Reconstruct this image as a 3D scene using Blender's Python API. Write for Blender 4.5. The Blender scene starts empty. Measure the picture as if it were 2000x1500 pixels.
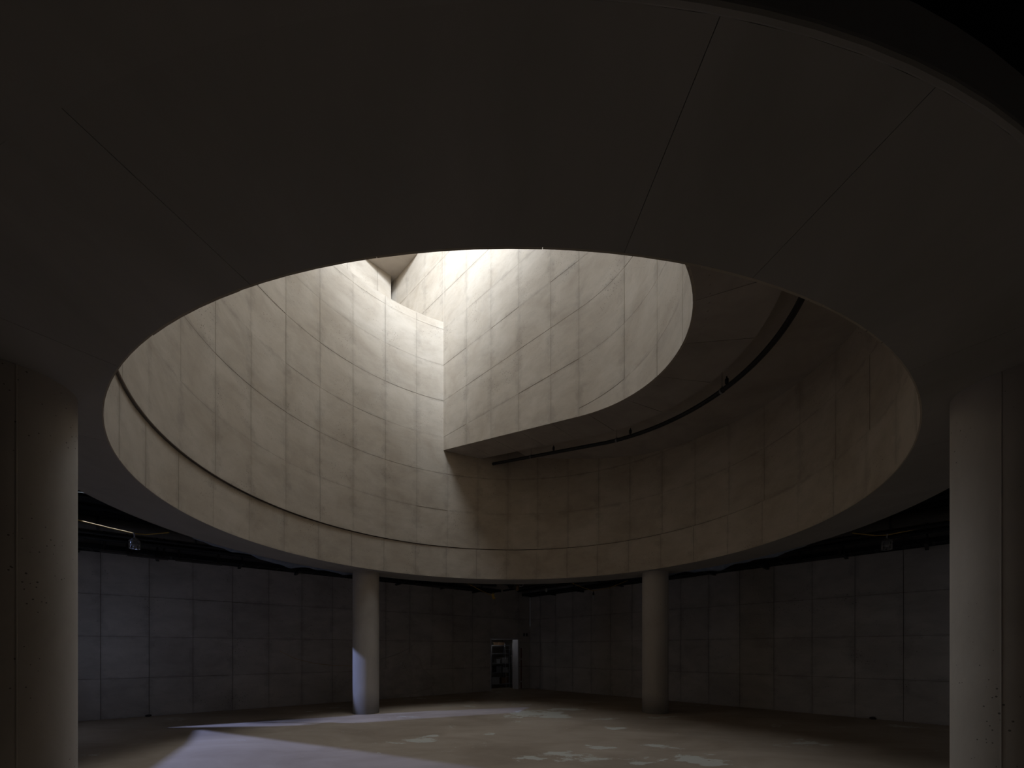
import bpy, math, random
from math import sin, cos, pi, radians as R, hypot, atan2
random.seed(7)
C = bpy.context.scene.collection
E = 1.56                       # eye height above the floor; heights below are given above the eye unless noted
def W(z): return z + E

# ---------------------------------------------------------------- camera
cam_d = bpy.data.cameras.new('camera'); cam = bpy.data.objects.new('camera', cam_d); C.objects.link(cam)
cam.location = (0, 0, E); cam.rotation_euler = (R(90), 0, 0)
cam_d.sensor_fit = 'HORIZONTAL'; cam_d.sensor_width = 36; cam_d.lens = 36*817/2000
cam_d.shift_y = 521/2000; cam_d.shift_x = 0.0; cam_d.clip_start = .02; cam_d.clip_end = 200
bpy.context.scene.camera = cam
# ---------------------------------------------------------------- world, daylight, exposure
sc = bpy.context.scene
wd = bpy.data.worlds.new('world'); sc.world = wd; wd.use_nodes = True
bg = wd.node_tree.nodes['Background']; bg.inputs[0].default_value = (.75, .86, 1, 1); bg.inputs[1].default_value = .12
def area(name, loc, aim, sx, sy, power, col):
    l = bpy.data.lights.new(name, 'AREA'); l.shape = 'RECTANGLE'; l.size = sx; l.size_y = sy; l.energy = power; l.color = col
    o = bpy.data.objects.new(name, l); C.objects.link(o); o.location = loc
    from mathutils import Vector
    d = Vector(aim) - Vector(loc); o.rotation_euler = d.to_track_quat('-Z', 'Y').to_euler(); return o
def spot(name, loc, aim, ang, blend, power, col, rad):
    l = bpy.data.lights.new(name, 'SPOT'); l.spot_size = R(ang); l.spot_blend = blend; l.energy = power; l.color = col; l.shadow_soft_size = rad
    o = bpy.data.objects.new(name, l); C.objects.link(o); o.location = loc
    from mathutils import Vector
    d = Vector(aim) - Vector(loc); o.rotation_euler = d.to_track_quat('-Z', 'Y').to_euler(); return o
SKY = (-5.2, 1.7, 6.5, 12.0)      # skylight opening x0 x1 y0 y1
area('skylight_daylight', (-.5, 3.6, W(15.0)), (-1.3, 10.2, W(8.8)), 3.6, 1.7, 1900, (.76, .86, 1))
area('skylight_fill', (-1.9, 8.6, W(12.2)), (-.3, 9.6, W(5.0)), 3.6, 3.0, 440, (.86, .92, 1))
BLUE = (.36, .47, 1)
def beam(name, loc, az, el, ang, blend, power, rad):
    d = (cos(R(az))*cos(R(el)), sin(R(az))*cos(R(el)), sin(R(el)))
    spot(name, loc, tuple(l+3*q for l, q in zip(loc, d)), ang, blend, power, BLUE, rad)
PATCH_SPOT = (-9.8, 7.5, 6.4)         # unseen spot added above the dark ceiling; two added cuts shape its floor patches
spot('floor_patch_spot', PATCH_SPOT, (-4.6, 7.6, 0), 86, .2, 2250, BLUE, .035)
area('side_fill', (-9.6, 7.2, 1.6), (-1, 9.5, 2.2), 1.0, 1.6, 10, (.66, .74, 1))
area('right_fill', (9.9, 5.8, 1.6), (1, 10.5, 2.2), 1.0, 1.6, 4.5, (.86, .89, 1))
area('near_fill', (2.2, -2.6, 1.0), (2.0, 1.2, 3.6), 1.2, 1.2, 2.2, (.95, .95, 1))
vs = sc.view_settings; vs.view_transform = 'Standard'; vs.look = 'None'; vs.gamma = 1; vs.exposure = 0; vs.use_curve_mapping = False
sc.cycles.use_denoising = True; sc.cycles.max_bounces = 10; sc.cycles.diffuse_bounces = 8
sc.cycles.sample_clamp_indirect = 4

# ---------------------------------------------------------------- materials
def mat(name, c1, c2, scale=1.5, rough=.85, stretch=(1, 1, 1), pits=0, bump=.15, vary=.0, spots=None, metal=0, foot=False, edge=0):
    m = bpy.data.materials.new(name); m.use_nodes = True; nt = m.node_tree; N = nt.nodes; L = nt.links
    b = N['Principled BSDF']; b.inputs['Roughness'].default_value = rough; b.inputs['Metallic'].default_value = metal
    b.inputs['Specular IOR Level'].default_value = .25
    geo = N.new('ShaderNodeNewGeometry'); mp = N.new('ShaderNodeMapping'); mp.inputs['Scale'].default_value = stretch
    L.new(geo.outputs['Position'], mp.inputs[0])
    n1 = N.new('ShaderNodeTexNoise'); n1.inputs['Scale'].default_value = scale; n1.inputs['Detail'].default_value = 8; n1.inputs['Roughness'].default_value = .62
    n1.inputs['Distortion'].default_value = .6
    L.new(mp.outputs[0], n1.inputs['Vector'])
    cr = N.new('ShaderNodeValToRGB'); cr.color_ramp.elements[0].position = .32; cr.color_ramp.elements[1].position = .68
    cr.color_ramp.elements[0].color = (*c1, 1); cr.color_ramp.elements[1].color = (*c2, 1)
    L.new(n1.outputs[0], cr.inputs[0]); col = cr.outputs[0]
    def mul(a, fac_socket, lo):
        mr = N.new('ShaderNodeMapRange'); mr.inputs[3].default_value = lo; mr.inputs[4].default_value = 1
        L.new(fac_socket, mr.inputs[0])
        mx = N.new('ShaderNodeMix'); mx.data_type = 'RGBA'; mx.blend_type = 'MULTIPLY'; mx.inputs[0].default_value = 1
        L.new(a, mx.inputs[6]); L.new(mr.outputs[0], mx.inputs[7]); return mx.outputs[2]
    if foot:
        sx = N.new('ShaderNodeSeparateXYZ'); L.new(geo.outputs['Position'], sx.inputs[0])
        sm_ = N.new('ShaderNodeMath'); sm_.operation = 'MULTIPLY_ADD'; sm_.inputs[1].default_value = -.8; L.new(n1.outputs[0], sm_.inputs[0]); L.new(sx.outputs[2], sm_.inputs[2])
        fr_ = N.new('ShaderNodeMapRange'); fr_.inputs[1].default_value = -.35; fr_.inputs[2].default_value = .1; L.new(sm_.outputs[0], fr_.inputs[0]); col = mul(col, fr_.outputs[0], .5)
    if edge:
        uvn = N.new('ShaderNodeUVMap'); uvn.uv_map = 'panel'; sp = N.new('ShaderNodeSeparateXYZ'); L.new(uvn.outputs[0], sp.inputs[0])
        def M(op, a, b_=None, c_=None):
            q = N.new('ShaderNodeMath'); q.operation = op
            for i_, x_ in enumerate((a, b_, c_)):
                if x_ is None: continue
                if isinstance(x_, (int, float)): q.inputs[i_].default_value = x_
                else: L.new(x_, q.inputs[i_])
            return q.outputs[0]
        du_ = M('MINIMUM', sp.outputs[0], M('SUBTRACT', 1, sp.outputs[0])); dv_ = M('MINIMUM', sp.outputs[1], M('SUBTRACT', 1, sp.outputs[1]))
        ne = N.new('ShaderNodeTexNoise'); ne.inputs['Scale'].default_value = 2.6; ne.inputs['Detail'].default_value = 7; ne.inputs['Roughness'].default_value = .7; L.new(geo.outputs['Position'], ne.inputs['Vector'])
        nz = M('MULTIPLY_ADD', ne.outputs[0], -.9, .44)
        k_ = M('ADD', M('MINIMUM', du_, M('MULTIPLY', dv_, 2.6)), nz)
        er = N.new('ShaderNodeMapRange'); er.inputs[1].default_value = -.05; er.inputs[2].default_value = .10; L.new(k_, er.inputs[0]); col = mul(col, er.outputs[0], 1-edge)
        ns = N.new('ShaderNodeTexNoise'); ns.inputs['Scale'].default_value = 1.0; ns.inputs['Detail'].default_value = 9; ns.inputs['Roughness'].default_value = .75
        ms = N.new('ShaderNodeMapping'); ms.inputs['Scale'].default_value = (1.2, 1.2, 3.4); L.new(geo.outputs['Position'], ms.inputs[0]); L.new(ms.outputs[0], ns.inputs['Vector'])
        nr = N.new('ShaderNodeMapRange'); nr.inputs[1].default_value = .34; nr.inputs[2].default_value = .56; L.new(ns.outputs[0], nr.inputs[0]); col = mul(col, nr.outputs[0], 1-edge*.8)
    if vary:
        oi = N.new('ShaderNodeObjectInfo'); col = mul(col, oi.outputs['Random'], 1 - vary)
    if pits:
        v = N.new('ShaderNodeTexVoronoi'); v.inputs['Scale'].default_value = pits; v.inputs['Randomness'].default_value = 1
        L.new(geo.outputs['Position'], v.inputs['Vector'])
        n2 = N.new('ShaderNodeTexNoise'); n2.inputs['Scale'].default_value = 1.3; L.new(geo.outputs['Position'], n2.inputs['Vector'])
        th = N.new('ShaderNodeMapRange'); th.inputs[1].default_value = .45; th.inputs[2].default_value = .75
        th.inputs[3].default_value = .03; th.inputs[4].default_value = .19; L.new(n2.outputs[0], th.inputs[0])
        lt = N.new('ShaderNodeMath'); lt.operation = 'GREATER_THAN'; L.new(v.outputs['Distance'], lt.inputs[0]); L.new(th.outputs[0], lt.inputs[1])
        col = mul(col, lt.outputs[0], .35)
    if spots:
        n3 = N.new('ShaderNodeTexNoise'); n3.inputs['Scale'].default_value = .55; n3.inputs['Detail'].default_value = 9; n3.inputs['Roughness'].default_value = .72; n3.inputs['Distortion'].default_value = .35
        mp2 = N.new('ShaderNodeMapping'); mp2.inputs['Rotation'].default_value = (0, 0, -.35); mp2.inputs['Scale'].default_value = (1.1, 1.9, 1); mp2.inputs['Location'].default_value = (3.3, 1.2, 0)
        L.new(geo.outputs['Position'], mp2.inputs[0]); L.new(mp2.outputs[0], n3.inputs['Vector'])
        fld = n3.outputs[0]
        wn = N.new('ShaderNodeTexNoise'); wn.inputs['Scale'].default_value = 1.6; wn.inputs['Detail'].default_value = 5
        L.new(geo.outputs['Position'], wn.inputs['Vector'])
        wv = N.new('ShaderNodeVectorMath'); wv.operation = 'MULTIPLY_ADD'; wv.inputs[1].default_value = (1.3, .9, 0); L.new(wn.outputs['Color'], wv.inputs[0]); L.new(geo.outputs['Position'], wv.inputs[2])
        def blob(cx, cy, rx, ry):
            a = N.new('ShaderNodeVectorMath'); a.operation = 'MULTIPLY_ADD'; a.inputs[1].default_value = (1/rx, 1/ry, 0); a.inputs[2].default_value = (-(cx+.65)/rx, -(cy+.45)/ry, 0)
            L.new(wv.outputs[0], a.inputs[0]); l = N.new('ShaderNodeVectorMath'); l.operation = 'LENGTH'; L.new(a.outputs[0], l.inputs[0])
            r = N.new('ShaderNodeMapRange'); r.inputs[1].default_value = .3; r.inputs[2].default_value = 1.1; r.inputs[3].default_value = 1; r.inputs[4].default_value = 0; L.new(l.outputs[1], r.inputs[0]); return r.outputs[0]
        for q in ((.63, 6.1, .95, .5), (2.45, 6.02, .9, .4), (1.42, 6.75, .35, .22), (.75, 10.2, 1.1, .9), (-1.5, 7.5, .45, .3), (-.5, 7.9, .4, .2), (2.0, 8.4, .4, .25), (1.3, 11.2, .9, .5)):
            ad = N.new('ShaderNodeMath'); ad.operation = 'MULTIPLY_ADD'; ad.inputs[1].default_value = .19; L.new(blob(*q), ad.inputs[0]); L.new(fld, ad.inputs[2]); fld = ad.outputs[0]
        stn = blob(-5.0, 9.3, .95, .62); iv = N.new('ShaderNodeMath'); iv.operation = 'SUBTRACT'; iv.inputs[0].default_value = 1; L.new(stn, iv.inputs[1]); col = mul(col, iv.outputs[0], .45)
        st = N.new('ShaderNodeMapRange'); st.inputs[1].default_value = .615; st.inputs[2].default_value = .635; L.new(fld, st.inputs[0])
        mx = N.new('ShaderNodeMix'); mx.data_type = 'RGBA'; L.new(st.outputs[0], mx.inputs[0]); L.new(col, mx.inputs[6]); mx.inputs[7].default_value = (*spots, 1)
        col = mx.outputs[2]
    L.new(col, b.inputs['Base Color'])
    if bump:
        n4 = N.new('ShaderNodeTexNoise'); n4.inputs['Scale'].default_value = 14; n4.inputs['Detail'].default_value = 6
        L.new(geo.outputs['Position'], n4.inputs['Vector'])
        bp = N.new('ShaderNodeBump'); bp.inputs['Strength'].default_value = bump; bp.inputs['Distance'].default_value = .01
        L.new(n4.outputs[0], bp.inputs['Height']); L.new(bp.outputs[0], b.inputs['Normal'])
    return m
M_DRUM = mat('drum_concrete', (.42, .355, .275), (.52, .455, .37), 1.1, stretch=(1, 1, 1.3), pits=24, bump=.12, vary=.04, edge=.15)
M_JOINT = mat('joint_concrete', (.16, .14, .115), (.24, .21, .175), 3)
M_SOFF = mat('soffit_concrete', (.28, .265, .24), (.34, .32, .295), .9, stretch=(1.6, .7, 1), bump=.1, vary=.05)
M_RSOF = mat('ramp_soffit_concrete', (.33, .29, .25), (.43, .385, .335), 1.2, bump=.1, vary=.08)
M_WALL = mat('hall_wall_concrete', (.42, .39, .36), (.56, .525, .49), .8, stretch=(1, 1, 1.6), pits=20, bump=.2, vary=.12, edge=.16)
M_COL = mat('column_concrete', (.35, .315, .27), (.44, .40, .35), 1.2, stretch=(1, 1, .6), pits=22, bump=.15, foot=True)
M_FLOOR = mat('floor_screed', (.25, .195, .142), (.37, .302, .232), .55, rough=.7, stretch=(1, 1.6, 1), bump=.08, spots=(.45, .43, .37))
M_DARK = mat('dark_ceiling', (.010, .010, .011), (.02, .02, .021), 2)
M_BLACK = mat('black_metal', (.012, .012, .013), (.022, .022, .023), 4, rough=.5, bump=0)
M_STEEL = mat('grey_steel', (.16, .16, .17), (.24, .24, .25), 4, rough=.45, bump=0, metal=.4)
M_DUCT = mat('duct_metal', (.05, .045, .04), (.09, .08, .065), 3, rough=.6, bump=.05)
M_TIMBER = mat('dark_timber', (.030, .026, .024), (.055, .048, .042), 5, bump=.1)
M_YEL = mat('yellow_cable', (.45, .28, .06), (.55, .35, .08), 5, bump=0)
M_CAGE = mat('lamp_plastic', (.30, .29, .27), (.38, .37, .34), 8, bump=0)
M_RED = mat('rust_red_steel', (.14, .035, .025), (.2, .05, .035), 6, bump=.1)
M_FILM = mat('polythene', (.16, .20, .27), (.24, .28, .36), 6, rough=.35, bump=.3)
M_FRAME = mat('door_frame_paint', (.50, .50, .53), (.56, .56, .60), 5, bump=0)
M_BOX = mat('brown_cardboard', (.20, .12, .07), (.27, .17, .1), 5, bump=.1)
M_PALE = mat('pale_crate', (.30, .30, .31), (.38, .38, .38), 5, bump=.05)
M_ALU = mat('ladder_aluminium', (.28, .28, .29), (.34, .34, .35), 5, rough=.4, bump=0, metal=.3)

# ---------------------------------------------------------------- helpers
class MB:
    def __init__(s): s.v = []; s.f = []; s.sm = []; s.uv = {}
    def quad(s, a, b, c, d, smooth=False):
        i = len(s.v); s.v += [a, b, c, d]; s.f.append((i, i+1, i+2, i+3)); s.sm.append(smooth)
    def add(s, verts, faces, smooth=False):
        i = len(s.v); s.v += verts; s.f += [tuple(i+k for k in f) for f in faces]; s.sm += [smooth]*len(faces)
    def box(s, x0, x1, y0, y1, z0, z1, fr=None):
        vs = [(x, y, z) for z in (z0, z1) for y in (y0, y1) for x in (x0, x1)]
        if fr: vs = [fr(*p) for p in vs]
        s.add(vs, [(0, 2, 3, 1), (4, 5, 7, 6), (0, 1, 5, 4), (2, 6, 7, 3), (0, 4, 6, 2), (1, 3, 7, 5)])
    def tube(s, pts, rad, n=8, cap=True):
        from mathutils import Vector
        P = [Vector(p) for p in pts]; rings = []
        for i, p in enumerate(P):
            t = (P[min(i+1, len(P)-1)] - P[max(i-1, 0)]).normalized()
            u = Vector((0, 0, 1)) if abs(t.z) < .9 else Vector((1, 0, 0))
            a = t.cross(u).normalized(); b = t.cross(a).normalized()
            r = rad[i] if isinstance(rad, (list, tuple)) else rad
            rings.append([tuple(p + r*(cos(2*pi*k/n)*a + sin(2*pi*k/n)*b)) for k in range(n)])
        vv = [q for g in rings for q in g]; ff = []
        for i in range(len(P)-1):
            for k in range(n):
                ff.append((i*n+k, i*n+(k+1) % n, (i+1)*n+(k+1) % n, (i+1)*n+k))
        s.add(vv, ff, True)
        if cap:
            s.add(rings[0], [tuple(range(n))]); s.add(rings[-1], [tuple(reversed(range(n)))])
    def build(s, name, m, parent=None, kind=None, label=None, cat=None, group=None, loc=None):
        me = bpy.data.meshes.new(name)
        off = loc; q = parent
        while q is not None:
            off = tuple(q.location) if q.parent is None else off; q = q.parent
        vv = [tuple(a-b for a, b in zip(p, off)) for p in s.v] if off else s.v
        me.from_pydata(vv, [], s.f); me.polygons.foreach_set('use_smooth', s.sm); me.materials.append(m)
        if s.uv:
            lay = me.uv_layers.new(name='panel'); 
            for lp in me.loops: lay.data[lp.index].uv = s.uv.get(lp.vertex_index, (.5, .5))
        me.update(); o = bpy.data.objects.new(name, me); C.objects.link(o)
        if loc: o.location = loc
        if parent: o.parent = parent
        tag(o, label, cat, group, kind); return o
def tag(o, label=None, cat=None, group=None, kind=None):
    if label: o['label'] = label
    if cat: o['category'] = cat
    if group: o['group'] = group
    if kind: o['kind'] = kind
def empty(name, loc, label=None, cat=None, group=None, kind=None):
    o = bpy.data.objects.new(name, None); C.objects.link(o); o.location = loc; o.empty_display_size = .1
    tag(o, label, cat, group, kind); return o

def sheet(mb, path, s0, s1, zlo, zhi, off0, off1, n=6, smooth=True):
    """solid strip along path(s)->(x,y,nx,ny), between heights zlo(s), zhi(s), front at off0 and back at off1 along the normal"""
    ss = [s0 + (s1-s0)*i/n for i in range(n+1)]
    def P(s, off, z):
        x, y, nx, ny = path(s); return (x+nx*off, y+ny*off, W(z))
    for off, flip in ((off0, 0), (off1, 1)):
        vv = []
        for s in ss:
            if not flip:
                for v_ in (0, 1): mb.uv[len(mb.v)+len(vv)+v_] = ((s-s0)/(s1-s0), v_)
            vv += [P(s, off, zlo(s)), P(s, off, zhi(s))]
        ff = [((2*i, 2*i+2, 2*i+3, 2*i+1) if not flip else (2*i, 2*i+1, 2*i+3, 2*i+2)) for i in range(n)]
        mb.add(vv, ff, smooth)
    for zf in (zlo, zhi):
        vv = []
        for s in ss: vv += [P(s, off0, zf(s)), P(s, off1, zf(s))]
        mb.add(vv, [(2*i, 2*i+1, 2*i+3, 2*i+2) for i in range(n)])
    for s in (s0, s1):
        mb.quad(P(s, off0, zlo(s)), P(s, off0, zhi(s)), P(s, off1, zhi(s)), P(s, off1, zlo(s)))
def cst(z): return lambda s: z

# ---------------------------------------------------------------- hall shell
CX, CY = 0.0, 6.80              # centre of the round opening
RL = 4.75                       # radius of the opening
C0 = (.75, 17.4); LL = (-11.4, 7.80); RR = (11.7, 6.0); NN = (-.6, -5.0)
ZT = 2.19                       # underside of the services / top of the visible wall
fl = MB(); fl.box(-16, 16, -8, 24, -.2, 0); fl.build('floor', M_FLOOR, kind='structure')
def seg_path(a, b):
    L_ = hypot(b[0]-a[0], b[1]-a[1]); t = ((b[0]-a[0])/L_, (b[1]-a[1])/L_)
    n = (-t[1], t[0])           # left-hand normal
    return (lambda s: (a[0]+t[0]*s, a[1]+t[1]*s, n[0], n[1])), L_
def hall_wall(name, a, b, holes, step=.83, first=0.0, courses=(-1.56, -.64, .33, 1.28, 2.6), panels=True):
    path, L_ = seg_path(a, b)   # normal must point into the room
    base = MB()
    cuts = sorted([0, L_] + [q for h in holes for q in h[:2]])
    for s0, s1 in zip(cuts, cuts[1:]):
        h = [q for q in holes if abs(q[0]-s0) < 1e-6]
        sheet(base, path, s0, s1, cst(h[0][2] if h else -1.56), cst(3.4), -.012, -.35, 1, False)
    w = base.build(name, M_JOINT if panels else M_WALL, kind='structure')
    if panels:
        s = first
        edges = [0] + [first + k*step for k in range(60) if .15 < first + k*step < L_-.1] + [L_]
        for h in holes: edges = [e for e in edges if not (h[0]-.25 < e < h[1]+.25)] + [h[0], h[1]]
        edges = sorted(edges)
        for s0, s1 in zip(edges, edges[1:]):
            h = [q for q in holes if abs(q[0]-s0) < 1e-6]
            cs = [c for c in courses]
            if h: cs = [h[0][2]] + [c for c in courses if c > h[0][2]+.2]
            for z0, z1 in zip(cs, cs[1:]):
                mb = MB(); pr = random.uniform(0, .006); g = .004
                sheet(mb, path, s0+g, s1-g, cst(z0+(g if z0 > -1.5 else 0)), cst(z1-g), pr, -.03, 1, False)
                mb.build('concrete_panel', M_WALL, w)
    return w, path, L_
# doorway beside the far corner, in the left wall (distance measured from the corner)
Lw = hypot(C0[0]-LL[0], C0[1]-LL[1])
wl, pl_, _ = hall_wall('wall_left', C0, LL, [(.62, 2.02, .49)], .83, 2.02-.83)
wr, pr_, Lr = hall_wall('wall_right', RR, C0, [], .83, .3)
hall_wall('wall_near_left', LL, NN, [], panels=False)
hall_wall('wall_near_right', NN, RR, [], panels=False)

# dark ceiling above the services, with the round hole for the drum
cl = MB(); n = 72
from mathutils import Vector
from mathutils.geometry import tessellate_polygon
ZC = W(3.0)
def gobo_cut(pts):                 # added ceiling cut that shapes the spot's light to the given floor outline
    t = (PATCH_SPOT[2]-ZC)/PATCH_SPOT[2]; return [(PATCH_SPOT[0]+(x-PATCH_SPOT[0])*t, PATCH_SPOT[1]+(y-PATCH_SPOT[1])*t) for x, y in pts]
H1 = gobo_cut([(-6.40, 8.36), (-2.4, 6.52), (-.6, 5.66), (.9, 4.9), (-1.5, 3.2), (-4.4, 4.4), (-5.0, 5.8), (-5.6, 7.1)])
H2 = gobo_cut([(-7.1, 8.47), (-4.15, 9.88), (-3.3, 10.95), (-2.0, 11.4), (-1.9, 10.85), (-.5, 11.3), (2.6, 12.2), (2.6, 11.7), (0, 10.5), (-1.8, 9.75), (-3.2, 9.10), (-5.0, 8.62)])
ring = [(CX+(RL+.12)*sin(2*pi*k/n), CY+(RL+.12)*cos(2*pi*k/n)) for k in range(n)]
outer = [(-15, -8), (15, -8), (15, 23), (-15, 23)]
loops = [outer, ring, H1, H2]
flat = [p for l in loops for p in l]
tris = tessellate_polygon([[Vector((x, y, 0)) for x, y in l] for l in loops])
for z in (ZC, ZC+.06): cl.add([(x, y, z) for x, y in flat], [tuple(t) for t in tris])
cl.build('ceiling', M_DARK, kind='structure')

# ---------------------------------------------------------------- canopy ring around the opening
ZS = 1.97; RO = 5.54
def ringpt(az, r, z): return (CX+r*sin(R(az)), CY+r*cos(R(az)), W(z))
def circ(r, cx=CX, cy=CY): return lambda az: (cx+r*sin(R(az)), cy+r*cos(R(az)), -sin(R(az)), -cos(R(az)))
cn = MB(); n = 180
prof = [(RL+.012, ZS+.012), (RO-.005, ZS+.012), (RO, ZS), (RO+.006, ZS-.004), (RO+.020, ZS-.005), (RO+.028, ZS+.002), (RO+.030, ZS+.012), (RO+.030, ZS+.19), (RL+.2, ZS+.19)]
vv = [ringpt(360*k/n, r, z + (.011 if 181 < 360*k/n < 202 and .001 < r-RO < .031 else 0)) for k in range(n) for r, z in prof]; m_ = len(prof)
cn.add(vv, [(k*m_+j, k*m_+j+1, ((k+1) % n)*m_+j+1, ((k+1) % n)*m_+j) for k in range(n) for j in range(m_-1)], False)
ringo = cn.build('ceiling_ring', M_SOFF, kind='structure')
def soffit_panel(a0, a1, r0, r1, z, parent, m, name='soffit_panel', ga=.0016):
    mb = MB(); k = max(3, int((a1-a0)/2.5)); vv = []
    g0 = ga/r1*57.3
    for i in range(k+1):
        a = a0+g0+(a1-a0-2*g0)*i/k
        vv += [ringpt(a, r0, z), ringpt(a, r1, z), ringpt(a, r0, z+.03), ringpt(a, r1, z+.03)]
    ff = []
    for i in range(k):
        q = 4*i; ff += [(q, q+1, q+5, q+4), (q, q+4, q+6, q+2), (q+1, q+3, q+7, q+5), (q+2, q+6, q+7, q+3)]
    ff += [(0, 2, 3, 1), (4*k, 4*k+1, 4*k+3, 4*k+2)]
    mb.add(vv, ff, False); return mb.build(name, m, parent)
azs = [164.5, 173.3, 197.2, 215, 233, 251, 269, 287, 305, 323, 341, 359, 377, 395, 413, 431, 449, 467, 485, 504, 524.5]
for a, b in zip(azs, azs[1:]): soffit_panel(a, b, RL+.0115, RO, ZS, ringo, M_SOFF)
# the slab runs on towards the near corner, above and behind the photographer's left shoulder
ex = MB(); vv = []
for i in range(13):
    a = 181+21*i/12; vv += [ringpt(a, RO-.01, ZS-.001), ringpt(a, 10.2, ZS-.001), ringpt(a, RO-.01, ZS+.19), ringpt(a, 10.2, ZS+.19)]
ff = []
for i in range(12):
    q = 4*i; ff += [(q, q+1, q+5, q+4), (q+2, q+6, q+7, q+3)]
ff += [(0, 2, 3, 1), (48, 49, 51, 50)]
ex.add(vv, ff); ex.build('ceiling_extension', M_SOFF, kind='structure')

# ---------------------------------------------------------------- drum
DX = .035                       # the upper drum sits slightly to the right of the lower band
low = MB(); sheet(low, circ(RL), 0, 360, cst(ZS+.004), cst(2.777), -.010, -.20, 144)
dl = low.build('wall_drum_base', M_JOINT, kind='structure')
JA = 18.2
def GZ(z): return {3.76: .0012, 4.73: .003, 5.70: .0015, 6.67: .0045, 7.62: .001, 8.58: .002}.get(round(z, 2), .002)
def drum_panels(cx, z0, z1, parent, azlist, g=.003):
    for a in azlist:
        mb = MB(); ga = random.choice((.0012, .002, .0035))/RL*57.3
        sheet(mb, circ(RL, cx), a+ga, a+10-ga, cst(z0+(GZ(z0) if z0 > ZS+.01 else 0)), cst(z1-GZ(z1)), random.uniform(-.002, .002), -.03 if z0 > ZS+.01 else -.011, 5)
        mb.build('concrete_panel', M_DRUM, parent)
drum_panels(0, ZS, 2.777, dl, [JA+10*k for k in range(36)])
up = MB(); sheet(up, circ(RL, DX), 0, 360, cst(2.79), cst(8.76), -.010, -.20, 144)
du = up.build('wall_drum', M_JOINT, kind='structure')
CRS = [2.79, 3.76, 4.73, 5.70, 6.67, 7.62, 8.58, 8.78]
for z0, z1 in zip(CRS, CRS[1:]):
    al = []
    for k in range(36):
        a = JA+10*k; am = ((a+5+180) % 360)-180
        if z0 > 5.2 and -20 < am < 175: continue          # inside the ramp, out of sight
        al.append(a)
    drum_panels(DX, z0, z1, du, al)

# ---------------------------------------------------------------- spiral ramp hanging in the drum
RC = 3.13; CX2, CY2 = -.86, 5.90; AL = R(46.2)
T0 = (CX2+RC*cos(AL), CY2+RC*sin(AL))            # where the straight part becomes the arc
SL = 4.375; A0 = (T0[0]-SL*sin(AL), T0[1]+SL*cos(AL))   # corner with the drum
def ramp(off=0.0):
    """arc-length of the inner face; positive offset moves towards the drum. normal points into the void"""
    def f(s):
        if s <= SL:
            x = A0[0]+s*sin(AL); y = A0[1]-s*cos(AL); nx, ny = -cos(AL), -sin(AL)
        else:
            th = AL-(s-SL)/RC; x = CX2+RC*cos(th); y = CY2+RC*sin(th); nx, ny = -cos(th), -sin(th)
        return (x-nx*off, y-ny*off, nx, ny)
    return f
def zb(s): return 5.36-.18*s if s <= SL else 5.36-.18*SL-.1795*(s-SL)
SEND = SL + RC*R(155)
TOP = 11.40
rb = MB(); nseg = 60
for a, b in ((0, SL), (SL, SEND)): sheet(rb, ramp(), a, b, lambda s: zb(s)+.001, cst(TOP), -.012, -.18, 1 if a == 0 else nseg)
wr_ = rb.build('wall_ramp', M_JOINT, kind='structure')
cour = [4.73, 5.70, 6.67, 7.62, 8.58, 9.55, 10.5, TOP]
edges = [.0, .075] + [.075+.9*k for k in range(1, 5)] + [SL] + [.075+.9*k for k in range(6, 40) if .075+.9*k < SEND-.1] + [SEND]
edges = sorted(set(edges))
for s0, s1 in zip(edges, edges[1:]):
    zlow = zb(s1); cs = [None] + [c for c in cour if c > zb(s0)+.05]
    if zlow < 3.76-.2: pass
    lows = [c for c in (2.79, 3.76, 4.73, 5.70, 6.67) if c > zb(s0)+.05]
    lv = sorted(set(lows + [c for c in cour if c > zb(s0)+.05]))
    g = .003; prev = None
    for c in [None]+lv:
        if c is None: continue
        lo = (lambda s: zb(s)) if prev is None else cst(prev+GZ(prev))
        mb = MB(); nn = 1 if s1 <= SL+1e-6 else 7
        g = random.choice((.0012, .002, .0035))
        sheet(mb, ramp(), s0+g, s1-g, lo, cst(c-GZ(c)), random.uniform(-.002, .002), -.03, nn)
        mb.build('concrete_panel', M_DRUM, wr_); prev = c
# underside of the ramp: an inner band up to a crease, a recess stepping up behind it
def band(mb, s0, s1, o0, o1, dz, th, n):
    def P(s, o, z):
        x, y, nx, ny = ramp(o)(s); return (x, y, W(z))
    vv = []
    for i in range(n+1):
        s = s0+(s1-s0)*i/n; vv += [P(s, o0, zb(s)+dz), P(s, o1, zb(s)+dz), P(s, o0, zb(s)+dz+th), P(s, o1, zb(s)+dz+th)]
    ff = []
    for i in range(n):
        q = 4*i; ff += [(q, q+1, q+5, q+4), (q, q+4, q+6, q+2), (q+1, q+3, q+7, q+5), (q+2, q+6, q+7, q+3)]
    ff += [(0, 2, 3, 1), (4*n, 4*n+1, 4*n+3, 4*n+2)]
    mb.add(vv, ff, False)
OC = .90
ss = MB(); band(ss, 0.0, SEND, .05, OC-.004, .012, .40, 90); rs = ss.build('ceiling_ramp', M_JOINT, kind='structure')
ed2 = [0, .98, 1.88] + [.075+.9*k for k in range(3, 40) if .075+.9*k < SEND-.1] + [SEND]
for s0, s1 in zip(ed2, ed2[1:]):
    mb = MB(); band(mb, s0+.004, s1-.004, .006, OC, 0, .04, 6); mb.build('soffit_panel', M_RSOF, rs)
def reach(s):      # offset at which the drum is met
    o = OC
    while o < 6:
        x, y, _, _ = ramp(o)(s)
        if hypot(x-CX-DX, y-CY) > RL+.06: return o
        o += .02
    return o
S2 = 1.40
rc = MB(); vv = []; n = 80
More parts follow.
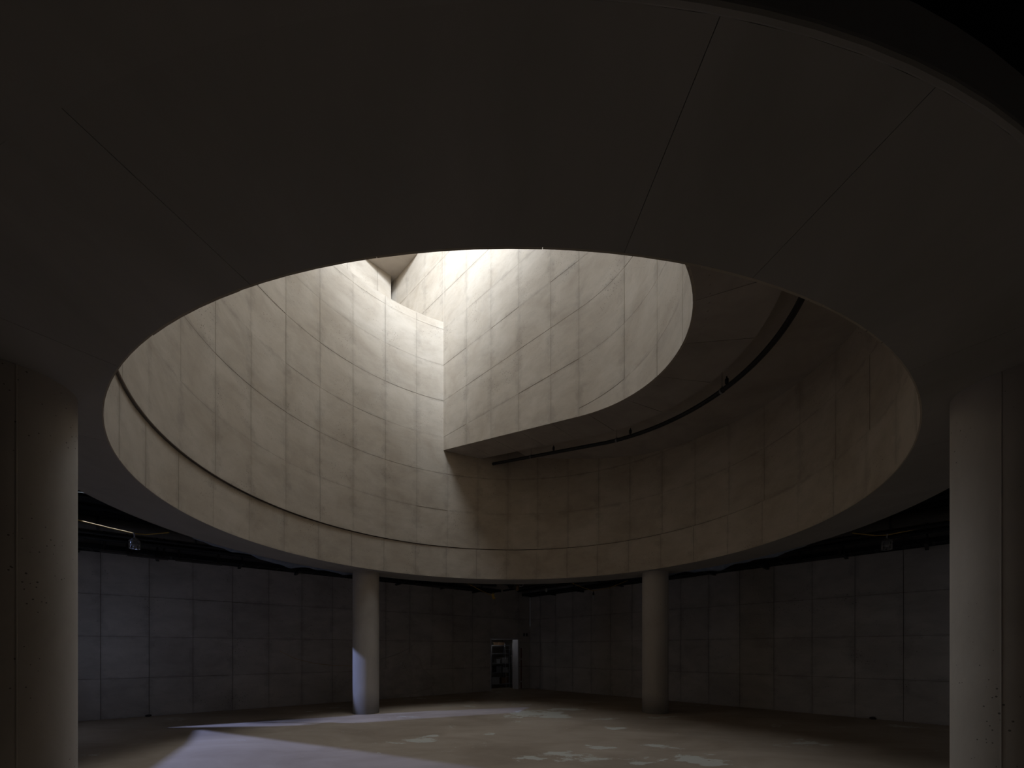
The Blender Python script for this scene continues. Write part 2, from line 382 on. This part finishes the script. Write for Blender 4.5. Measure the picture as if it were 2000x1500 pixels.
for i in range(n+1):
    s = S2+(SEND-S2)*i/n; o1 = max(OC+.01, reach(s))
    x, y, _, _ = ramp(OC-.05)(s); x1, y1, _, _ = ramp(o1)(s)
    vv += [(x, y, W(zb(s)+.25)), (x1, y1, W(zb(s)+.25)), (x, y, W(zb(s)+.5)), (x1, y1, W(zb(s)+.5))]
ff = []
for i in range(n):
    q = 4*i; ff += [(q, q+1, q+5, q+4), (q+2, q+6, q+7, q+3)]
ff += [(0, 2, 3, 1), (4*n, 4*n+1, 4*n+3, 4*n+2)]
rc.add(vv, ff); rc.build('ceiling_ramp_recess', M_RSOF, kind='structure')
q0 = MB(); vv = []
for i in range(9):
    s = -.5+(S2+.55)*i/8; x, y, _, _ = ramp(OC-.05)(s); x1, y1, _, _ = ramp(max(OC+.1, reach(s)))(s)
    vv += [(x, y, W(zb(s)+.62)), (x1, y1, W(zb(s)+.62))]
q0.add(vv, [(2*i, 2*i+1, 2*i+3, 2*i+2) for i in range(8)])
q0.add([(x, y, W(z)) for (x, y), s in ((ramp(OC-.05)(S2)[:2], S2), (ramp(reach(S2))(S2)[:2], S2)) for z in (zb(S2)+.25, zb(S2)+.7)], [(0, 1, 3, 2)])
q0.build('ceiling_ramp_blocker', M_DARK, kind='structure')  # dark cover added over the start of the recess to stop light leaking through
# end wall of the void on the near side, from the end of the ramp parapet to the drum
ex_, ey_, _, _ = ramp()(SEND)
ew = MB(); pth, l2 = seg_path((ex_, ey_), (ex_-1.6, ey_-.35)); sheet(ew, pth, -.2, l2, cst(zb(SEND)), cst(TOP), 0, -.15, 1, False)
ew.build('wall_ramp_end', M_DRUM, kind='structure')

# ---------------------------------------------------------------- shaft above the drum
UP = (-3.68, 16.40-3.68)       # end of the shaft wall beside the slot
def up_panels(name, a, b, first, zlist, zbase):
    path, L_ = seg_path(a, b); mb = MB(); sheet(mb, path, 0, L_, cst(zbase), cst(TOP), -.012, -.2, 1, False)
    w = mb.build(name, M_JOINT, kind='structure')
    ed = [0] + [first+.9*k for k in range(20) if .1 < first+.9*k < L_-.1] + [L_]
    for s0, s1 in zip(ed, ed[1:]):
        for z0, z1 in zip(zlist, zlist[1:]):
            m2 = MB(); sheet(m2, path, s0+.0035*(s0 > 0), s1-.0035*(s1 < L_), cst(z0+.0035), cst(z1-.0035), random.uniform(0, .002), -.03, 1, False)
            m2.build('concrete_panel', M_DRUM, w)
    return w
E2 = (A0[0]-2.404*sin(AL), A0[1]+2.404*cos(AL))
up_panels('wall_shaft_right', A0, E2, .83, [8.58, 9.55, 10.5, TOP], 8.5)
up_panels('wall_shaft_left', UP, (UP[0]-6.0, UP[1]-6.0), .45, [8.6, 10.0, TOP], 8.5)
sl = MB(); pth, l2 = seg_path((E2[0]-.05, E2[1]+.02), (E2[0]-.75, E2[1]+.55)); sheet(sl, pth, -.1, l2, cst(8.5), cst(TOP), 0, -.15, 1, False)
sl.box(-5.2, -4.1, 13.3, 13.45, W(8.5), W(TOP)); sl.box(-4.2, -3.3, 13.9, 14.05, W(8.5), W(TOP)); sl.build('wall_slot', M_DRUM, kind='structure')
pth, l2 = seg_path((UP[0]-6.0, UP[1]-6.0), (1.9, -1.2))
nw = MB(); sheet(nw, pth, 0, l2, cst(8.5), cst(TOP), 0, -.2, 1, False); nw.build('wall_shaft_near', M_DRUM, kind='structure')
# terrace on top of the drum
tr = MB(); n = 72
for k in range(n):
    a, b = 360*k/n, 360*(k+1)/n
    for z in (8.765, 8.56):
        q = [(CX+DX+r*sin(R(t)), CY+r*cos(R(t)), W(z)) for t, r in ((a, RL+.02), (b, RL+.02), (b, 9.5), (a, 9.5))]
        tr.quad(*q)
tr.build('floor_terrace', M_DRUM, kind='structure')
# roof slab with the rectangular skylight opening
x0, x1, y0, y1 = SKY
rf = MB()
for bx in ((-10, x0, -3, 16), (x1, 10, -3, 16), (x0, x1, -3, y0), (x0, x1, y1, 16)): rf.box(*bx, W(TOP), W(TOP+.35))
rf.build('ceiling_roof', M_RSOF, kind='structure')

# ---------------------------------------------------------------- columns
def column(x, y, label, seams):
    root = empty('column', (x, y, 0), label, 'column', 'round columns carrying the ring')
    r = .315; mb = MB(); n = 64
    zs = [0, .02, ZS+E]
    vv = [(x+r*cos(2*pi*k/n), y+r*sin(2*pi*k/n), z) for z in (0, ZS+E) for k in range(n)]
    mb.add(vv, [(k, (k+1) % n, n+(k+1) % n, n+k) for k in range(n)], True)
    mb.build('shaft', M_COL, root)
    for a in seams:
        sm = MB(); da = .006/r
        p = [(x+q*cos(R(a)+d), y+q*sin(R(a)+d)) for q, d in ((r-.004, -da), (r+.004, -da*.5), (r+.004, da*.5), (r-.004, da))]
        sm.add([(*q, z) for z in (0, ZS+E) for q in p], [(0, 1, 5, 4), (1, 2, 6, 5), (2, 3, 7, 6)]); sm.build('seam', M_COL, root)
    return root
column(-3.65, 3.08, 'large near concrete column at the left edge of the picture, nearer than the daylight streak', [-40, 95])
column(3.72, 3.12, 'large near concrete column at the right edge of the picture with a vertical seam', [212, 85])
column(-3.67, 10.52, 'distant concrete column lit blue on its lower left side beside the rough plaster patch', [200])
column(3.62, 10.58, 'distant concrete column right of the dark doorway, with a dark stained foot', [-20])

# ---------------------------------------------------------------- pixel helper: where a sight line meets a given depth
def at(px, py, Y): return ((px-1000)/817*Y, Y, E+(1271-py)/817*Y)

# ---------------------------------------------------------------- sprinkler pipe under the ramp
PO = 1.10
def pp(s, dz=-.11, o=PO):
    x, y, _, _ = ramp(o)(s); return (x, y, W(zb(s)+dz))
SP0 = .55
while hypot(pp(SP0)[0]-CX-DX, pp(SP0)[1]-CY) > RL-.07: SP0 += .02
pr = empty('sprinkler_pipe', pp(SP0), 'long black curved sprinkler pipe hung under the concrete ramp soffit', 'pipe')
mb = MB(); mb.tube([pp(SP0+(SEND-1.0-SP0)*i/110) for i in range(111)], .038, 10); mb.build('pipe_run', M_BLACK, pr)
def s_at(px):                   # arc length at which the pipe crosses a picture column
    s = SP0
    while s < SEND-1.2 and 1000+817*pp(s)[0]/pp(s)[1] < px: s += .005
    return s
hs = [s_at(1037), s_at(1204), s_at(1410)] + [s_at(1410)+1.9*k for k in (1, 2)]
for s in hs:
    a = pp(s); mb = MB(); mb.tube([(a[0], a[1], a[2]+.03), (a[0], a[1], W(zb(s)+.25))], .004, 6); h = mb.build('hanger_rod', M_STEEL, pr)
    mb = MB(); b0, b1 = pp(s-.012), pp(s+.012); mb.tube([b0, b1], .046, 12); mb.tube([(a[0], a[1], a[2]+.035), (a[0], a[1], a[2]+.065)], .010, 6); mb.build('pipe_clamp', M_STEEL, h)
for s in (s_at(1081), s_at(1231), s_at(1419), s_at(1419)+1.9, s_at(1419)+3.8):
    a = pp(s); mb = MB()
    mb.tube([(a[0], a[1], a[2]+z) for z in (.02, .055, .06, .062, .125, .128, .14, .165)], [.012, .012, .012, .027, .027, .014, .012, .009], 10)
    h = mb.build('sprinkler_head', M_BLACK, pr)

# ---------------------------------------------------------------- doorway and storeroom
def wl_at(s, off, z):           # a point by the left wall: distance from the far corner, distance behind the face, height
    x, y, nx, ny = pl_(s); return (x-nx*off, y-ny*off, z)
DT = W(.49)
d1 = MB()
for a, b, z0, z1, o0, o1 in ((.62, .66, 0, DT, -.012, .34), (1.985, 2.02, 0, DT, -.012, .34), (.62, 2.02, DT-.04, DT, -.012, .34)):
    d1.box(a, b, o0, o1, z0, z1, fr=lambda s, o, z: wl_at(s, o, z))
dd = d1.build('door_1', M_FRAME, kind='structure')
st_ = MB()
for a, b, o0, o1, z0, z1 in ((-.9, -.8, .35, 3.0, 0, 2.6), (3.3, 3.4, .35, 3.0, 0, 2.6), (-.9, 3.4, 2.9, 3.0, 0, 2.6), (-.9, 3.4, .35, 3.0, 2.5, 2.6)):
    st_.box(a, b, o0, o1, z0, z1, fr=lambda s, o, z: wl_at(s, o, z))
st_.build('wall_storeroom', M_WALL, kind='structure')
def ws_at(s, o, z): return wl_at(s-.42, o, z)
sh = empty('storage_shelf', ws_at(1.3, 1.1, 0), 'metal storage shelf seen through the dark doorway in the corner', 'shelf')
for a in (.78, 1.72):
    for o in (.95, 1.35):
        mb = MB(); mb.box(a-.02, a+.02, o-.02, o+.02, 0, 1.80, fr=ws_at); mb.build('post', M_STEEL, sh)
for z in (.14, .62, 1.0, 1.42, 1.76):
    mb = MB(); mb.box(.76, 1.74, .93, 1.37, z, z+.035, fr=ws_at); mb.build('shelf_board', M_STEEL, sh)
def crate(a, o, z, w, d, h, m, label, name='storage_crate'):
    mb = MB(); t = .012
    mb.box(a-w/2, a+w/2, o-d/2, o+d/2, z, z+t, fr=ws_at)
    for q in ((a-w/2, a+w/2, o-d/2, o-d/2+t), (a-w/2, a+w/2, o+d/2-t, o+d/2), (a-w/2, a-w/2+t, o-d/2, o+d/2), (a+w/2-t, a+w/2, o-d/2, o+d/2)): mb.box(*q, z+t, z+h, fr=ws_at)
    mb.box(a-w/2-.01, a+w/2+.01, o-d/2-.01, o+d/2+.01, z+h-.03, z+h, fr=ws_at)
    return mb.build(name, m, label=label, cat='box', loc=ws_at(a, o, z))
crate(.98, 1.12, .175, .36, .3, .24, M_BOX, 'brown box on the lowest shelf behind the doorway', 'cardboard_box')
crate(1.48, 1.12, .175, .40, .3, .28, M_PALE, 'dull grey crate on the lowest shelf beside the brown box')
crate(.96, 1.12, .655, .30, .3, .20, M_PALE, 'pale crate on the second shelf from the floor, right side')
crate(1.31, 1.12, .658, .26, .3, .26, M_STEEL, 'pale grey crate mid-shelf, second board from the floor')
crate(.98, 1.12, 1.035, .32, .3, .24, M_PALE, 'pale stacked crate on the middle shelf, right side')
crate(1.32, 1.12, 1.035, .18, .25, .17, M_PALE, 'small light box in the centre of the middle shelf')
crate(1.20, 1.12, 1.795, .34, .3, .12, M_BOX, 'low brown box lying on top of the storage shelf', 'cardboard_box')
fill_d = bpy.data.lights.new('storeroom_fill', 'POINT'); fill_d.energy = 1.7; fill_d.shadow_soft_size = .05; fill_o = bpy.data.objects.new('storeroom_fill', fill_d); C.objects.link(fill_o); fill_o.location = ws_at(1.75, .62, 2.0)  # added fill light that brightens the goods behind the doorway
ld = empty('ladder', ws_at(.85, .6, 0), 'aluminium ladder leaning on the shelf inside the dark doorway', 'ladder')
for a in (.78, 1.12):
    mb = MB(); mb.tube([ws_at(a+.12, .55, .01), ws_at(a-.06, .9, 1.86)], .016, 6); mb.build('ladder_rail', M_ALU, ld)
for k in range(6):
    t = (k+.7)/6.6; mb = MB(); z = .01+1.85*t; o = .55+.35*t; mb.tube([ws_at(.78+.12-.18*t, o, z), ws_at(1.12+.12-.18*t, o, z)], .012, 6); mb.build('rung', M_ALU, ld)
mb = MB(); mb.tube([wl_at(.50, -.03, .02), wl_at(.50, -.03, 1.72)], .018, 8)
o = mb.build('wall_pipe', M_RED, label='thin rust red upright pipe on the wall right of the doorway', cat='pipe', loc=wl_at(.5, -.03, .02))
for z in (.28, 1.2, 1.68):
    mb = MB(); mb.box(.465, .535, -.055, .0, z, z+.04, fr=wl_at); mb.build('clip', M_FRAME, o)
for i, (s, l) in enumerate(((.33, 'small dark wall socket above the doorway, the one nearer the door'), (.18, 'small dark wall socket above the doorway, the one nearer the corner'))):
    mb = MB(); mb.box(s-.04, s+.04, -.012, .0, W(.60), W(.72), fr=wl_at); mb.box(s-.028, s+.028, -.016, -.012, W(.615), W(.65), fr=wl_at); mb.box(s-.028, s+.028, -.016, -.012, W(.67), W(.705), fr=wl_at)
    mb.build('wall_socket', M_BLACK, label=l, cat='socket', group='sockets beside the corner', loc=wl_at(s, 0, W(.6)))

# rough plaster patch on the left wall, between the distant column and the doorway
def s_of(px): 
    r = (px-1000)/817; sl = (C0[1]-LL[1])/(C0[0]-LL[0]); Y = (C0[1]-sl*C0[0])/(1-sl*r); return hypot(C0[0]-r*Y, C0[1]-Y), Y
from mathutils import noise, Vector
out_px = [(722, 1300), (745, 1302), (762, 1308), (776, 1300), (785, 1284), (790, 1277), (812, 1276), (822, 1284), (826, 1300), (838, 1312), (852, 1326), (846, 1344), (815, 1356), (770, 1364), (722, 1368)]
pts2 = []
for px, py in out_px: s, Y = s_of(px); pts2.append((s, (1271-py)/817*Y+E))
def inside(s, z):
    c = False; j = len(pts2)-1
    for i in range(len(pts2)):
        a, b = pts2[i], pts2[j]
        if (a[1] > z) != (b[1] > z) and s < (b[0]-a[0])*(z-a[1])/(b[1]-a[1])+a[0]: c = not c
        j = i
    return c
mb = MB(); vid = {}; vv = []; ff = []; ds = .035
S0 = min(p[0] for p in pts2); S1 = max(p[0] for p in pts2); Z0 = max(.03, min(p[1] for p in pts2)); Z1 = max(p[1] for p in pts2)
def vert(i, j):
    if (i, j) not in vid:
        s = S0+i*ds; z = Z0+j*ds; n_ = noise.fractal(Vector((s*2.2, z*7, 3)), .9, 2, 5)
        ed = all(inside(s+a, z+b) for a in (-ds*1.4, ds*1.4) for b in (-ds*1.4, ds*1.4))
        vid[(i, j)] = len(vv); vv.append(wl_at(s, (-.022-.022*n_) if ed else -.002, z))
    return vid[(i, j)]
for i in range(int((S1-S0)/ds)+1):
    for j in range(int((Z1-Z0)/ds)+1):
        if inside(S0+(i+.5)*ds, Z0+(j+.5)*ds): ff.append((vert(i, j), vert(i+1, j), vert(i+1, j+1), vert(i, j+1)))
mb.add(vv, ff, True); mb.build('rough_plaster', M_WALL, wl)
def cord(pa, sa, m, label, name='loose_cord', r=.006, cat='cable', group=None):
    mb = MB(); mb.tube(pa, r, 5); return mb.build(name, m, label=label, cat=cat, group=group, loc=pa[0])
def wpx(px, py, off=-.03): s, Y = s_of(px); q = wl_at(s, off, 0); return (q[0], q[1], E+(1271-py)/817*Y)
cord([wpx(738, 1289), wpx(770, 1280), wpx(795, 1268), wpx(812, 1256)], 0, M_CAGE, 'thin pale cord slanting up the left wall above the rough plaster patch', r=.005)
cord([wpx(545, 1271), wpx(575, 1286), wpx(610, 1295), wpx(650, 1300), wpx(692, 1301)], 0, M_YEL, 'thin yellowish cable sagging along the left wall beside the distant column', r=.004)

# ---------------------------------------------------------------- services under the dark ceiling, along both walls
def along(path, L_, s0, s1): return lambda s, o, z: (path(s)[0]+path(s)[2]*o, path(s)[1]+path(s)[3]*o, W(z))
for nm, path, L_, side in (('left', pl_, Lw, 'left'), ('right', pr_, Lr, 'right')):
    F = along(path, L_, 0, L_); a0, a1 = ((1.9, L_-.3) if nm == 'left' else (.15, L_-.05))
    root = empty('cable_tray', F(L_/2, .3, 2.2), 'black cable tray running along the top of the %s wall' % side, 'cable tray', 'trays along the hall walls')
    for o in (.08, .52):
        mb = MB(); mb.box(a0, a1, o-.01, o+.01, 2.21, 2.31, fr=F); mb.build('side_rail', M_BLACK, root)
    s = a0+.2
    while s < a1:
        mb = MB(); mb.box(s, s+.05, .09, .51, 2.215, 2.235, fr=F); mb.build('rung', M_BLACK, root); s += .45
    mb = MB()
    for k, o in enumerate((.16, .22, .29, .37, .44)):
        mb.tube([F(a0+(a1-a0)*i/40, o+.015*sin(i*1.7+k), 2.25+.008*sin(i*.9+2*k)) for i in range(41)], .022, 5)
    mb.build('cables', M_BLACK, root, kind='stuff')
    s = a0+.9; k = 0
    while s < a1-.3:
        br = MB(); br.box(s, s+.06, .0, .60+.1*(k % 3), 2.15+.02*(k % 2), 2.20, fr=F)
        br.box(s, s+.03, .57, .60, 2.2, 3.0, fr=F); br.build('bracket', M_BLACK, root); s += 1.35+.3*(k % 2); k += 1
    root = empty('ceiling_duct', F(L_/2, 1.1, 2.5), 'dull brown round duct under the black ceiling beyond the ring, %s side' % side, 'duct', 'ducts under the hall ceiling')
    mb = MB(); mb.tube([F(a0+.6+(a1-a0-.6)*i/2, 1.15, 2.62) for i in range(3)], .14, 16); mb.build('duct_run', M_DUCT, root)
    s = a0+1.2
    while s < a1:
        mb = MB(); mb.tube([F(s, 1.15, 2.62), F(s+.04, 1.15, 2.62)], .152, 16); mb.build('duct_collar', M_BLACK, root); s += 1.6
    for o, z, r, lab in ((.75, 2.40, .05, 'black service pipe just outboard of the cable tray on the %s side'), (1.55, 2.34, .035, 'thin black service pipe below the duct on the %s side')):
        mb = MB(); mb.tube([F(a0+.4, o, z), F(a1, o, z)], r, 10)
        mb.build('service_pipe', M_BLACK, label=lab % side, cat='pipe', group='service pipes under the hall ceiling', loc=F(L_/2, o, z))
    # rough timber boards hung across the tray, their ends showing below it
    spans = ((s_of(430)[0], .9), (s_of(262)[0], .5), (s_of(330)[0], .7), (s_of(870)[0], 1.6)) if nm == 'left' else ((3.2, .5), (5.4, .9), (8.7, 1.1), (11.2, .8))
    for k, (s, w) in enumerate(spans):
        mb = MB(); mb.box(s, s+w, .62, .80, 2.10+.02*(k % 2), 2.135+.02*(k % 2), fr=F); mb.box(s+.05, s+.09, .66, .70, 2.13, 2.995, fr=F); mb.box(s+w-.09, s+w-.05, .66, .70, 2.13, 2.995, fr=F)
        lab = {'left': ('hung timber board under the left tray, third from the near column', 'hung timber board under the left tray below the caged lamp', 'hung timber board under the left tray, second from the near column', 'long hung timber board under the left tray near the far corner'),
               'right': ('hung timber board under the right tray, nearest the right column', 'hung timber board under the right tray, second from the right column', 'hung timber board under the right tray, third from the right column', 'hung timber board under the right tray nearest the corner')}[nm][k]
        mb.build('hung_board', M_TIMBER, label=lab, cat='board', group='boards hung under the trays', loc=F(s+w/2, .7, 2.1))

# ---------------------------------------------------------------- red edge strip and polythene at the ring's rim
mb = MB(); vv = []; n = 60
for i in range(n+1):
    a = -52+104*i/n
    for r, z in ((RO+.033, ZS+.005), (RO+.085, ZS+.012), (RO+.085, ZS+.05), (RO+.033, ZS+.05)): vv.append(ringpt(a, r, z))
mb.add(vv, [(4*i+j, 4*i+4+j, 4*i+4+(j+1) % 4, 4*i+(j+1) % 4) for i in range(n) for j in range(4)])
mb.build('trim_1', M_RED, kind='structure')
def film(a0, a1, lab, sgn):
    mb = MB(); vv = []; n = 60; m = 4
    for i in range(n+1):
        a = a0+(a1-a0)*i/n; u = i/n; dr = .10*sin(pi*u)*(.75+.35*sin(u*17)+.2*sin(u*41))
        for j in range(m):
            t = j/(m-1); vv.append(ringpt(a, RO+.04+.12*t+.015*sin(u*60+j), ZS+.10-(.08+dr)*sin(pi*.75*t)-.005*sin(u*80)))
    mb.add(vv, [(i*m+j, (i+1)*m+j, (i+1)*m+j+1, i*m+j+1) for i in range(n) for j in range(m-1)], True)
    o = mb.build('plastic_film', M_FILM, label=lab, cat='plastic sheet', group='films taped along the ring rim', loc=ringpt((a0+a1)/2, RO+.15, ZS+.05))
    md = o.modifiers.new('thickness', 'SOLIDIFY'); md.thickness = .003
film(-84, -40, 'bluish plastic film sagging from the outer rim of the ring, left side', -1)
film(38, 80, 'dull plastic film sagging from the outer rim of the ring, right side', 1)

# ---------------------------------------------------------------- festoon cables and caged lamps
def caged_lamp(px, py, Y, sc_, label):
    x, y, z = at(px, py, Y); root = empty('caged_lamp', (x, y, z), label, 'lamp', 'work lamps on the festoon cables')
    h = .28*sc_; r = .07*sc_
    mb = MB(); mb.tube([(x, y, z-q*h) for q in (0, .05, .1, .28, .38, .42)], [.012*sc_, .022*sc_, .012*sc_, .010*sc_, .035*sc_, .05*sc_], 12); mb.build('lamp_holder', M_CAGE, root)
    mb = MB(); mb.tube([(x, y, z-q*h) for q in (.42, .5, .65, .8, .88)], [.018*sc_, .034*sc_, .044*sc_, .034*sc_, .008*sc_], 12); mb.build('bulb', M_PALE, root)
    mb = MB()
    for k in range(10):
        a = 2*pi*k/10; c, s = cos(a), sin(a)
        mb.tube([(x+.035*sc_*c, y+.035*sc_*s, z-.36*h), (x+r*c, y+r*s, z-.52*h), (x+r*c, y+r*s, z-h)], .006*sc_, 5)
    for q in (.52, .76, 1.0): mb.tube([(x+r*cos(R(t)), y+r*sin(R(t)), z-q*h) for t in range(0, 361, 20)], .006*sc_, 5)
    mb.build('cage', M_CAGE, root)
caged_lamp(263, 1040, 8.1, 1.12, 'white caged work lamp hanging on the yellow cable by the left near column')
caged_lamp(1732, 1042, 8.1, 1.10, 'white caged work lamp hanging on the yellow cable by the right near column')
cord([at(120, 1006, 8.1), at(158, 1017, 8.1), at(215, 1031, 8.1), at(263, 1042, 8.1), at(285, 1044, 8.1), at(330, 1040, 8.1)], 0, M_YEL, 'yellow cable carrying the left caged lamp', 'festoon_cable', .011)
cord([at(1875, 1010, 8.1), at(1838, 1021, 8.1), at(1785, 1034, 8.1), at(1732, 1045, 8.1), at(1710, 1046, 8.1), at(1665, 1041, 8.1)], 0, M_YEL, 'yellow cable carrying the right caged lamp', 'festoon_cable', .011)
cord([at(1118, 1139, 13.2), at(1137, 1147, 13.2), at(1158, 1154, 13.2), at(1190, 1148, 13.2), at(1226, 1134, 13.2)], 0, M_YEL, 'slack cable above the bulb left of the right distant column', 'festoon_cable', .010)
cord([at(915, 1140, 13.2), at(935, 1151, 13.2), at(963, 1164, 13.2)], 0, M_YEL, 'slack cable end hanging above and left of the doorway', 'festoon_cable', .010)
def bulb(px, py, Y, label, m=M_PALE):
    x, y, z = at(px, py, Y); root = empty('hanging_bulb', (x, y, z), label, 'lamp', 'bare bulbs below the dark ceiling')
    mb = MB(); mb.tube([(x, y, z), (x, y, z-.05), (x, y, z-.06), (x, y, z-.13)], [.010, .010, .028, .028], 10); mb.build('lamp_holder', M_BLACK, root)
    mb = MB(); mb.tube([(x, y, z-.13), (x, y, z-.17), (x, y, z-.22), (x, y, z-.25)], [.022, .042, .04, .012], 10); mb.build('bulb', m, root)
bulb(1159, 1154, 13.2, 'small pale bulb hanging left of the right distant column')
bulb(1067, 1141, 13.2, 'small pale bulb under the ring rim above and right of the doorway')
# coil of hose and a valve box hanging by the corner
hx, hy, hz = at(1010, 1137, 13.4)
vb = empty('valve_box', (hx, hy, hz), 'brass coloured valve unit hanging from the ceiling above the doorway', 'valve')
mb = MB(); mb.box(hx-.10, hx-.04, hy-.05, hy+.05, hz-.25, hz+.6); mb.build('drop_plate', M_DUCT, vb)
mb = MB(); mb.tube([(hx+.01, hy, hz+.6), (hx+.01, hy, hz), (hx+.01, hy, hz-.08), (hx+.01, hy, hz-.09), (hx+.01, hy, hz-.26), (hx+.01, hy, hz-.28)], [.02, .02, .03, .07, .05, .03], 12); mb.build('valve_body', M_BOX, vb)
mb = MB(); mb.tube([(hx+.12+.08*cos(R(t)), hy-.02, hz-.06+.08*sin(R(t))) for t in range(0, 361, 20)], .018, 6); mb.build('hand_wheel', M_PALE, vb)
mb = MB(); x, y, z = at(963, 1160, 13.2); mb.box(x-.04, x+.04, y-.03, y+.03, z-.10, z); mb.box(x-.02, x+.07, y-.02, y+.02, z-.16, z-.10); mb.tube([(x, y, z), (x, y, z+.05)], .012, 6)
mb.build('socket_plug', M_YEL, label='orange yellow plug dangling at the end of the slack cable', cat='plug', loc=(x, y, z))

# a few bits of rubble at the foot of the walls
def stone(px, py, r, label):
    Y = 1.56*817/(py-1271); x = (px-1000)/817*Y; mb = MB(); vv = []; rnd = random.Random(px)
    n1, n2 = 7, 4
    for i in range(n2+1):
        for k in range(n1):
            th = pi*i/n2; q = r*(.8+.4*rnd.random()); vv.append((x+q*1.5*sin(th)*cos(2*pi*k/n1), Y+q*sin(th)*sin(2*pi*k/n1), max(0, r*.55+q*.6*cos(th))))
    mb.add(vv, [(i*n1+k, i*n1+(k+1) % n1, (i+1)*n1+(k+1) % n1, (i+1)*n1+k) for i in range(n2) for k in range(n1)])
    mb.build('concrete_chip', M_TIMBER, label=label, cat='rubble', group='chips on the floor by the walls', loc=(x, Y, 0))
stone(290, 1400, .05, 'small dark concrete chip at the foot of the left wall')
stone(1705, 1405, .05, 'small dark concrete chip at the foot of the right wall')
stone(1572, 1391, .07, 'flat concrete chip at the foot of the right wall, farther from the near column')
